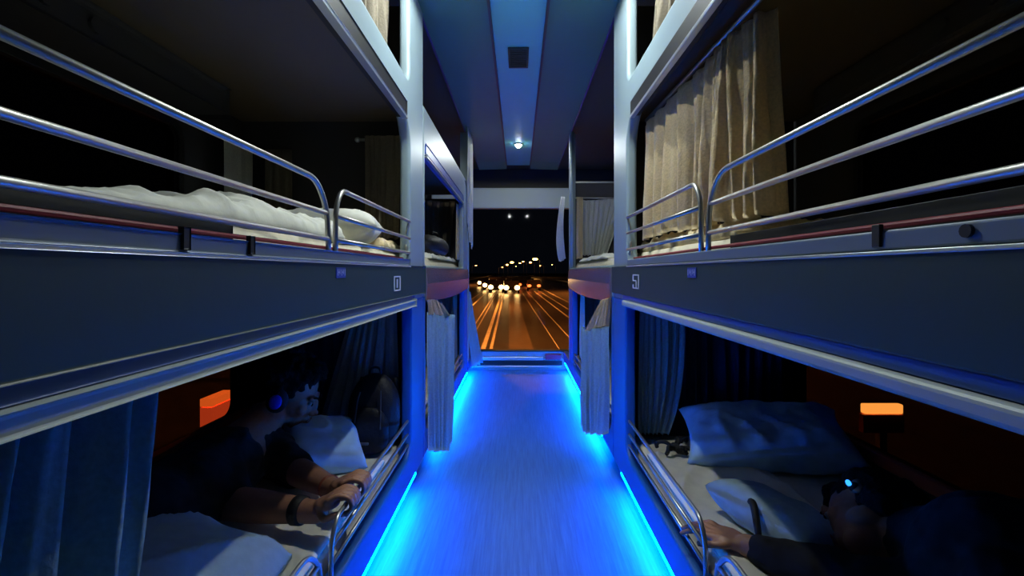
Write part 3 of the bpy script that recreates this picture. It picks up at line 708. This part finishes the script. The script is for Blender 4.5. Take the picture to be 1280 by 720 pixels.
def face_details(parent, E, R, L, sc):
    for q in (-1, 1):
        bm = nb(); E(bm, (q*.029, .078, .002), (.011, .0085, .0065)); e = build('eye', bm, 'eye', parent, smooth=True)
        bm = nb(); E(bm, (q*.029, .0865, .001), (.0055, .003, .005)); build('iris', bm, 'iris', e, smooth=True, off=Vector(parent.location))
        bm = nb(); tube(bm, [L(q*.012, .093, .021), L(q*.028, .090, .027), L(q*.045, .076, .022)], [.003*sc, .004*sc, .002*sc], 8); build('eyebrow', bm, 'hair', parent, smooth=True)
    bm = nb(); E(bm, (0, .0935, -.057), (.019, .0045, .0045)); E(bm, (0, .0905, -.065), (.016, .005, .0050)); build('lips', bm, 'lips', parent, smooth=True)

def headphones(parent, E, L, sc, m_cup='bluepl', glow=True):
    bm = nb(); P = []
    for k in range(17):
        a = PI*k/16; P.append(L(.090*math.cos(a), -.012, .01+.118*math.sin(a)))
    tube(bm, P, .006*sc, 10)
    for q in (-1, 1): E(bm, (q*.092, -.008, -.005), (.016, .034, .040))
    h = build('headphones', bm, 'nylon', parent, smooth=True)
    for q in (-1, 1):
        bm = nb(); E(bm, (q*.108, -.008, -.005), (.006, .020, .024))
        tag(build('ear_cup_cover', bm, m_cup, h, smooth=True, off=Vector(parent.location)), 'shiny blue ear cup cover')

# person on the left: lying on the side, head raised, both hands on the rail
t = thing('person', 'person in a black T-shirt and headphones lying in the lower left bunk, holding the rail', 'person', (-.85, .9, .215))
sc = .98; hc = (-.760, 1.60, .465)
R_, L_, E_ = head_parts(t, hc, (.91, .10, -.40), (.36, .05, .93), sc)
bm = nb(); face_mesh(bm, E_, L_, sc, R_)
neck = Vector((-.815, 1.52, .385))
limb(bm, [L_(0, -.03, -.03), neck], [.054, .058])
# shoulders, torso, hips
S1 = Vector((-.83, 1.29, .345)); S2 = Vector((-.80, 1.50, .325))
limb(bm, [neck, Vector((-.83, 1.36, .315)), Vector((-.84, 1.15, .31)), Vector((-.87, .92, .32))], [.060, .095, .092, .10])
limb(bm, [S1, Vector((-.83, 1.38, .33)), S2], [.062, .08, .058])
# legs under the blanket
limb(bm, [Vector((-.88, .88, .36)), Vector((-.80, .45, .33)), Vector((-.86, .03, .30)), Vector((-.80, -.05, .28))], [.085, .055, .038, .03])
limb(bm, [Vector((-.90, .88, .30)), Vector((-.80, .46, .285)), Vector((-.82, .06, .275)), Vector((-.76, -.02, .265))], [.085, .055, .038, .03])
# near arm
El = Vector((-.735, 1.225, .280)); Wr = Vector((-.487, 1.165, .287))
limb(bm, [S1, El, El.lerp(Wr, .3), Wr], [.052, .041, .041, .026])
grip_hand(bm, Wr, -.412, .315, 1.165, -1)
# far arm
El2 = Vector((-.665, 1.43, .280)); Wr2 = Vector((-.487, 1.275, .292))
limb(bm, [S2, El2, El2.lerp(Wr2, .3), Wr2], [.050, .040, .039, .025])
grip_hand(bm, Wr2, -.412, .315, 1.255, -1)
blend('body', bm, 'skin', t, .0036, 4)
face_details(t, E_, R_, L_, sc)
headphones(t, E_, L_, sc)
bm = nb(); E_(bm, (0, -.030, .055), (.096, .096, .088)); E_(bm, (0, -.075, .0), (.082, .065, .085)); E_(bm, (0, .035, .098), (.070, .050, .036))
rr = random.Random(3)
for k in range(70):
    a = rr.uniform(0, 2*PI); z = rr.uniform(-.5, 1)
    q = math.sqrt(max(0, 1-z*z)); y = math.sin(a)*q
    if y > .55 and z < .75: continue
    E_(bm, (math.cos(a)*q*.092, -.030+y*.095, .05+z*.088), (.020,)*3, 2)
blend('hair', bm, 'hair', t, .005, 2, disp=.010, dscale=45)
bm = nb()
limb(bm, [neck+Vector((-.005, -.09, -.035)), Vector((-.83, 1.36, .318)), Vector((-.84, 1.15, .313)), Vector((-.87, .90, .322))], [.068, .106, .104, .112])
limb(bm, [S1, Vector((-.83, 1.38, .33)), S2], [.074, .092, .070])
limb(bm, [S1, S1.lerp(El, .80)], [.070, .060]); limb(bm, [S2, S2.lerp(El2, .90)], [.066, .058])
blend('t_shirt', bm, 'tee', t, .006, 5, disp=.010, dscale=14)
bm = nb()
limb(bm, [Vector((-.865, .98, .322)), Vector((-.88, .86, .33))], [.114, .108])
limb(bm, [Vector((-.88, .86, .36)), Vector((-.80, .45, .33)), Vector((-.86, .10, .30))], [.098, .066, .046])
limb(bm, [Vector((-.90, .86, .315)), Vector((-.80, .46, .29)), Vector((-.82, .12, .28))], [.090, .062, .044])
blend('trousers', bm, 'tee', t, .007, 5)
dirw = (Wr-El).normalized(); pw = El.lerp(Wr, .80)
bm = nb(); tube(bm, [pw-dirw*.014, pw-dirw*.010, pw+dirw*.010, pw+dirw*.014], [.031, .035, .034, .030], 24); tag(build('wristband', bm, 'nylon', t, smooth=True), 'black wristband')
dirw = (Wr2-El2).normalized(); pw = El2.lerp(Wr2, .86)
bm = nb(); tube(bm, [pw-dirw*.004, pw, pw+dirw*.004], [.029, .0315, .029], 20); build('bracelet', bm, mat('red_brown_beads', (.25,.06,.03), .4), t, smooth=True)

# person on the right: lying on the side facing the aisle, one arm stretched over the sheet
t = thing('person', 'person in black lying in the dark lower right bunk, arm stretched over the sheet', 'person', (.86, .7, .215))
sc = .96; hc = (.785, 1.07, .318)
R_, L_, E_ = head_parts(t, hc, (-.78, .30, -.42), (.35, .92, -.05), sc)
bm = nb(); face_mesh(bm, E_, L_, sc, R_)
neck = Vector((.815, .945, .325)); limb(bm, [L_(0, -.03, -.03), neck], [.052, .056])
S1 = Vector((.80, .80, .42)); S2 = Vector((.77, .86, .29))
limb(bm, [neck, Vector((.83, .82, .35)), Vector((.87, .55, .345)), Vector((.87, .30, .34))], [.06, .118, .11, .12])
limb(bm, [S1, Vector((.81, .84, .36)), S2], [.06, .075, .055])
limb(bm, [Vector((.85, .28, .36)), Vector((.74, -.08, .33)), Vector((.84, -.40, .30))], [.08, .055, .036])
limb(bm, [Vector((.87, .28, .30)), Vector((.76, -.06, .285)), Vector((.82, -.42, .275))], [.08, .055, .036])
El = Vector((.655, .93, .268)); Wr = Vector((.515, 1.085, .252))
limb(bm, [S2, El, El.lerp(Wr, .3), Wr], [.050, .040, .038, .024])
# open relaxed hand on the sheet
hd = Vector((-.62, .76, -.06)).normalized(); sd = Vector((.76, .62, 0)).normalized(); base = Wr
ell(bm, Wr+hd*.045, (.036, .038, .014), Matrix.Rotation(.68, 3, 'Z'), 3)
for k, (o_, ln) in enumerate(((-.027, .062), (-.009, .074), (.009, .072), (.026, .056))):
    K = Wr+hd*.078+sd*o_+Vector((0, 0, .002))
    tube(bm, [Wr+hd*.01+sd*o_*.5, Wr+hd*.045+sd*o_*.9+Vector((0, 0, .004)), K], [.014, .012, .0095], 10)
    e_ = sd*o_*.35
    finger(bm, [K, K+hd*ln*.42+e_*.4+Vector((0, 0, .006)), K+hd*ln*.75+e_*.7-Vector((0, 0, .002)), K+hd*ln+e_-Vector((0, 0, .012))], .0083)
b = Wr+hd*.022-sd*.020
finger(bm, [b, b-sd*.022+hd*.020, b-sd*.032+hd*.045-Vector((0, 0, .004)), b-sd*.034+hd*.062-Vector((0, 0, .008))], .0095)
# other arm along the front of the chest
E2 = Vector((.66, .62, .33)); W2 = Vector((.60, .80, .285))
limb(bm, [S1, E2, E2.lerp(W2, .3), W2], [.05, .04, .038, .025])
hd2 = Vector((-.2, .95, -.15)).normalized(); sd2 = Vector((.95, .2, 0)).normalized()
ell(bm, W2+hd2*.045, (.036, .04, .014), sub=3)
for k, (o_, ln) in enumerate(((-.027, .058), (-.009, .070), (.009, .068), (.026, .052))):
    K = W2+hd2*.078+sd2*o_
    finger(bm, [W2+hd2*.03+sd2*o_*.8, K, K+hd2*ln*.5+Vector((0, 0, -.004)), K+hd2*ln-Vector((0, 0, .016))], .0085)
b = W2+hd2*.02+sd2*.024; finger(bm, [b, b+sd2*.02+hd2*.02, b+sd2*.028+hd2*.05], .0095)
blend('body', bm, 'skin', t, .0038, 4)
face_details(t, E_, R_, L_, sc)
bm = nb(); E_(bm, (0, -.030, .055), (.090, .090, .080)); E_(bm, (0, -.07, -.02), (.078, .060, .090)); E_(bm, (-.05, -.04, -.02), (.038, .05, .07)); E_(bm, (0, .035, .092), (.066, .045, .034))
blend('hair', bm, 'hair', t, .005, 2, disp=.008, dscale=35)
bm = nb(); E_(bm, (-.080, -.002, -.008), (.010, .012, .014), 3); e = build('earphone', bm, 'nylon', t, smooth=True)
p = L_(.0, .0, .0)
bm = nb(); ell(bm, L_(-.091, .004, -.008), (.004, .009, .007), sub=2); tag(build('indicator', bm, 'blueglow', e, smooth=True, off=Vector(t.location)), 'glowing blue light')
bm = nb()
limb(bm, [neck+Vector((-.003, .02, 0)), Vector((.83, .82, .35)), Vector((.87, .55, .35)), Vector((.87, .28, .345))], [.07, .134, .126, .13])
limb(bm, [S1, Vector((.81, .84, .36)), S2], [.072, .086, .066])
limb(bm, [S2, El, El.lerp(Wr, .3), El.lerp(Wr, .86)], [.06, .05, .047, .034]); limb(bm, [S1, E2, E2.lerp(W2, .3), E2.lerp(W2, .9)], [.06, .05, .047, .034])
blend('long_sleeved_top', bm, 'tee', t, .006, 5, disp=.008, dscale=14)
bm = nb()
limb(bm, [Vector((.86, .34, .335)), Vector((.86, .24, .33))], [.13, .115])
limb(bm, [Vector((.85, .26, .36)), Vector((.74, -.08, .33)), Vector((.84, -.34, .30))], [.094, .066, .046])
limb(bm, [Vector((.87, .26, .31)), Vector((.76, -.06, .29)), Vector((.82, -.34, .28))], [.088, .062, .044])
blend('trousers', bm, 'tee', t, .007, 5)

# ------------------------------------------------------------------ outside: road at night
ZR = -1.6
def RX(u, y): return u-.02*y
bm = nb(); 
vs = [bm.verts.new((x, y, ZR)) for x, y in ((-300, -30), (300, -30), (300, 900), (-300, 900))]; bm.faces.new(vs)
bmesh.ops.translate(bm, vec=(0, 0, -.02), verts=bm.verts)
bmesh.ops.solidify(bm, geom=list(bm.faces), thickness=.2)
g = struct('ground', bm, 'earth')
bm = nb(); vs = [bm.verts.new(p) for p in ((RX(-9, -20), -20, ZR+.001), (RX(11, -20), -20, ZR+.001), (RX(11, 600), 600, ZR+.001), (RX(-9, 600), 600, ZR+.001))]; bm.faces.new(vs)
road = struct('road', bm, 'asphalt')
def stripe(u0, u1, ya, yb, m='paint', dz=.004):
    bm = nb(); vs = [bm.verts.new((RX(u, y), y, ZR+dz)) for u, y in ((u0, ya), (u1, ya), (u1, yb), (u0, yb))]; bm.faces.new(vs)
    return build('lane_marking' if m == 'paint' else 'road_patch', bm, m, road)
for u0, u1 in ((-.90, -.75), (-.62, -.52), (-1.62, -1.56), (-1.40, -1.36), (-2.75, -2.62), (-3.4, -3.3), (2.26, 2.30), (1.6, 1.63), (3.2, 3.3), (3.9, 3.98), (4.8, 4.9)):  # streaks of moving vehicle lamps drawn as pale stripes on the road
    stripe(u0, u1, 6, 320)
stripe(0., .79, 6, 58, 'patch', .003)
for u, lab in ((-9.3, 'steel guardrail along the left side of the road'), (11.3, 'steel guardrail along the right side of the road')):
    t = thing('guardrail', lab, 'guardrail', (RX(u, 20), 20, ZR))
    bm = nb()
    prof = [(0, .45), (.05, .50), (0, .57), (.05, .64), (0, .72), (-.01, .72), (-.01, .45)]
    A = [[bm.verts.new((RX(u, y)+a, y, ZR+b)) for a, b in prof] for y in (8, 300)]
    for k in range(7): bm.faces.new((A[0][k], A[0][(k+1)%7], A[1][(k+1)%7], A[1][k]))
    build('rail_beam', bm, 'pole', t)
    for k in range(12):
        y = 12+k*8; bm = nb(); box(bm, RX(u, y)-.08, RX(u, y)-.012, y-.05, y+.05, ZR, ZR+.7); build('post', bm, 'pole', t)
def street_lamp(x, y, side, light=None, h=8., lab=None, head=1.):
    t = thing('street_lamp', lab, 'street lamp', (x, y, ZR), 'sodium street lamps along the road')
    bm = nb(); tube(bm, smooth_path([(x, y, ZR), (x, y, ZR+h-.6), (x+side*.5, y, ZR+h), (x+side*1.6, y, ZR+h+.1)], .5), [.09]*2+[.06]*20 if False else .07, 10); build('pole', bm, 'pole', t, smooth=True)
    bm = nb(); ell(bm, (x+side*1.9, y, ZR+h+.08), (.42, .18, .10), sub=2); build('lamp_housing', bm, 'pole', t, smooth=True)
    bm = nb(); ell(bm, (x+side*1.9, y, ZR+h-.02), (.34*head, .3*head, .16*head), sub=3); build('lamp_lens', bm, 'sodium', t, smooth=True)
    if light:
        L = bpy.data.lights.new('sodium_beam', 'SPOT'); L.energy = light*1.6; L.color = (1, .25, .03); L.spot_size = math.radians(150); L.spot_blend = .8; L.shadow_soft_size = .2
        lo = bpy.data.objects.new('beam', L); C.objects.link(lo); lo.parent = t; lo.location = (side*1.9, 0, h-.25)
labs = 'tall sodium street lamp beside the road ahead'
for (x, y, sd, e, lab) in ((-4.6, 11, 1, 2600, 'street lamp on the left side of the road just ahead of the bus'), (5.5, 17, -1, 3600, 'street lamp on the right side of the road just ahead of the bus'),
                      (-7.5, 34, 1, 9000, 'street lamp on the left, second along the road'), (10.5, 55, -1, 12000, 'street lamp on the right, second along the road'), (-16, 90, 1, 22000, 'street lamp on the left, third along the road')):
    street_lamp(x, y, sd, e, 8., lab)
def sky_lamp(px, py, Y, head, lab):
    x = (px-648)/600*Y; z = .87+(340-py)/600*Y
    sd = -1 if px > 645 else 1
    street_lamp(x-sd*1.9, Y, sd, None, z-ZR, lab, head)
sky_lamp(669, 324, 210, 3.2, 'brightest distant street lamp, right of the road')
sky_lamp(663, 328, 230, 1.8, 'distant street lamp just left of the brightest one')
for (px, py, Y, hd, lab) in ((640, 328, 220, 2.4, 'bright distant street lamp above the middle of the road'), (634, 331, 240, 1.8, 'distant street lamp left of the middle of the road'), (650, 329, 250, 1.4, 'small distant street lamp right of the middle of the road'), (654, 327, 260, 1.5, 'small distant street lamp between the two bright ones'), (675, 332, 240, 1., 'faint distant street lamp, lower right of the brightest'), (690, 331, 250, .9, 'faint distant street lamp near the right edge of the windscreen'), (595, 332, 230, 1.1, 'distant street lamp near the left edge of the windscreen'), (628, 334, 240, .9, 'faint distant street lamp left of the group'), (645, 333, 270, .9, 'faint low distant street lamp in the middle of the group')):
    sky_lamp(px, py, Y, hd, lab)
# distant cars with lit lamps
def car(px, py, headlit, lab):
    Y = 600*2.47/(py-340); x = (px-648)/600*Y
    t = thing('car', lab, 'car', (x, Y, ZR), 'distant cars on the night road')
    bm = nb()
    prof = [(-2.1, .35), (-2.1, .85), (-1.6, .95), (-1.1, 1.40), (.5, 1.42), (1.2, .95), (2.1, .80), (2.1, .35)]
    d = -1 if headlit else 1
    A = [bm.verts.new((x-.85, Y+d*a, ZR+b)) for a, b in prof]; B = [bm.verts.new((x+.85, Y+d*a, ZR+b)) for a, b in prof]
    n = len(prof)
    for k in range(n): bm.faces.new((A[k], A[(k+1)%n], B[(k+1)%n], B[k]))
    bm.faces.new(A); bm.faces.new(B[::-1]); build('car_body', bm, 'carpaint', t)
    for q in (-1, 1):
        for yy in (-1.35, 1.35):
            bm = nb(); cyl(bm, (x+q*.78, Y+yy, ZR+.33), .33, .2, 'X', 16); build('wheel', bm, 'black', t)
        bm = nb(); ell(bm, (x+q*.62, Y-2.12, ZR+.68), (.30, .12, .26) if headlit else (.26, .08, .18), sub=2); build('headlamp' if headlit else 'tail_lamp', bm, 'headl' if headlit else 'tail', t, smooth=True)
for (px, py, hl, lab) in ((621, 365, True, 'nearest oncoming car with lit headlamps, left lane'), (613, 362, True, 'oncoming car at the left edge of the left lane'), (632, 361, True, 'oncoming car behind the nearest one'), (627, 357, True, 'oncoming car third in the line'), (640, 366, True, 'car with bright lamps in the middle of the road'),
                      (643, 359, True, 'farther car in the middle of the road'), (649, 357, False, 'car ahead with red lamps, just right of the middle'), (655, 361, False, 'nearest car ahead in the right lane'), (661, 358, False, 'farther car ahead in the right lane'), (637, 355, True, 'smallest oncoming car near the vanishing point'), (605, 358, True, 'far left oncoming car near the windscreen edge'), (667, 363, False, 'car ahead at the right of the group'), (617, 355.5, True, 'small far oncoming car at the left of the group'), (631, 353.5, True, 'tiny far oncoming car left of the middle'), (645, 354, True, 'tiny far car in the middle of the group'), (652, 353, True, 'tiny far car right of the middle'), (659, 354, True, 'small far car with pale lamps, right of the middle')):
    car(px, py, hl, lab)
# lit boxes seen through the side windows
t = thing('roadside_light_box', 'orange backlit box outside the lower left window', 'light box', (-3, 4.9, ZR))
bm = nb(); box(bm, -3.12, -3.0, 4.70, 5.07, -.66, -.46, bev=.004); build('panel', bm, 'orangebox', t)
bm = nb(); box(bm, -3.12, -3.0, 4.70, 5.07, -.452, -.375, bev=.004); build('top_strip', bm, 'orangebox2', t)
bm = nb(); box(bm, -3.09, -3.03, 4.85, 4.91, ZR, -.66); build('stand', bm, 'pole', t)
t = thing('roadside_lamp', 'amber bar lamp outside the lower right window', 'lamp', (3, 3.95, ZR))
bm = nb(); box(bm, 2.86, 3.18, 3.96, 4.02, -.305, -.225, bev=.012); build('lamp_lens', bm, 'amber', t)
bm = nb(); box(bm, 2.85, 3.19, 3.965, 4.02, -.46, -.31, bev=.004); build('lamp_housing', bm, 'redsill', t)
bm = nb(); box(bm, 2.99, 3.05, 3.97, 4.02, ZR, -.46); build('stand', bm, 'pole', t)

# ------------------------------------------------------------------ world, camera, view
w = bpy.data.worlds.new('night'); bpy.context.scene.world = w; w.use_nodes = True
w.node_tree.nodes['Background'].inputs[0].default_value = (.0015, .0018, .003, 1)
cam = bpy.data.cameras.new('camera'); co = bpy.data.objects.new('camera', cam); C.objects.link(co)
co.location = (0, 0, .87); co.rotation_euler = (PI/2, 0, 0)
cam.sensor_width = 36; cam.lens = 600/1280*36; cam.shift_x = -8/1280; cam.shift_y = -20/1280; cam.clip_start = .02; cam.clip_end = 1500
sc_ = bpy.context.scene; sc_.camera = co
sc_.view_settings.view_transform = 'Standard'; sc_.view_settings.look = 'None'; sc_.view_settings.gamma = 1; sc_.view_settings.exposure = 0; sc_.view_settings.use_curve_mapping = False
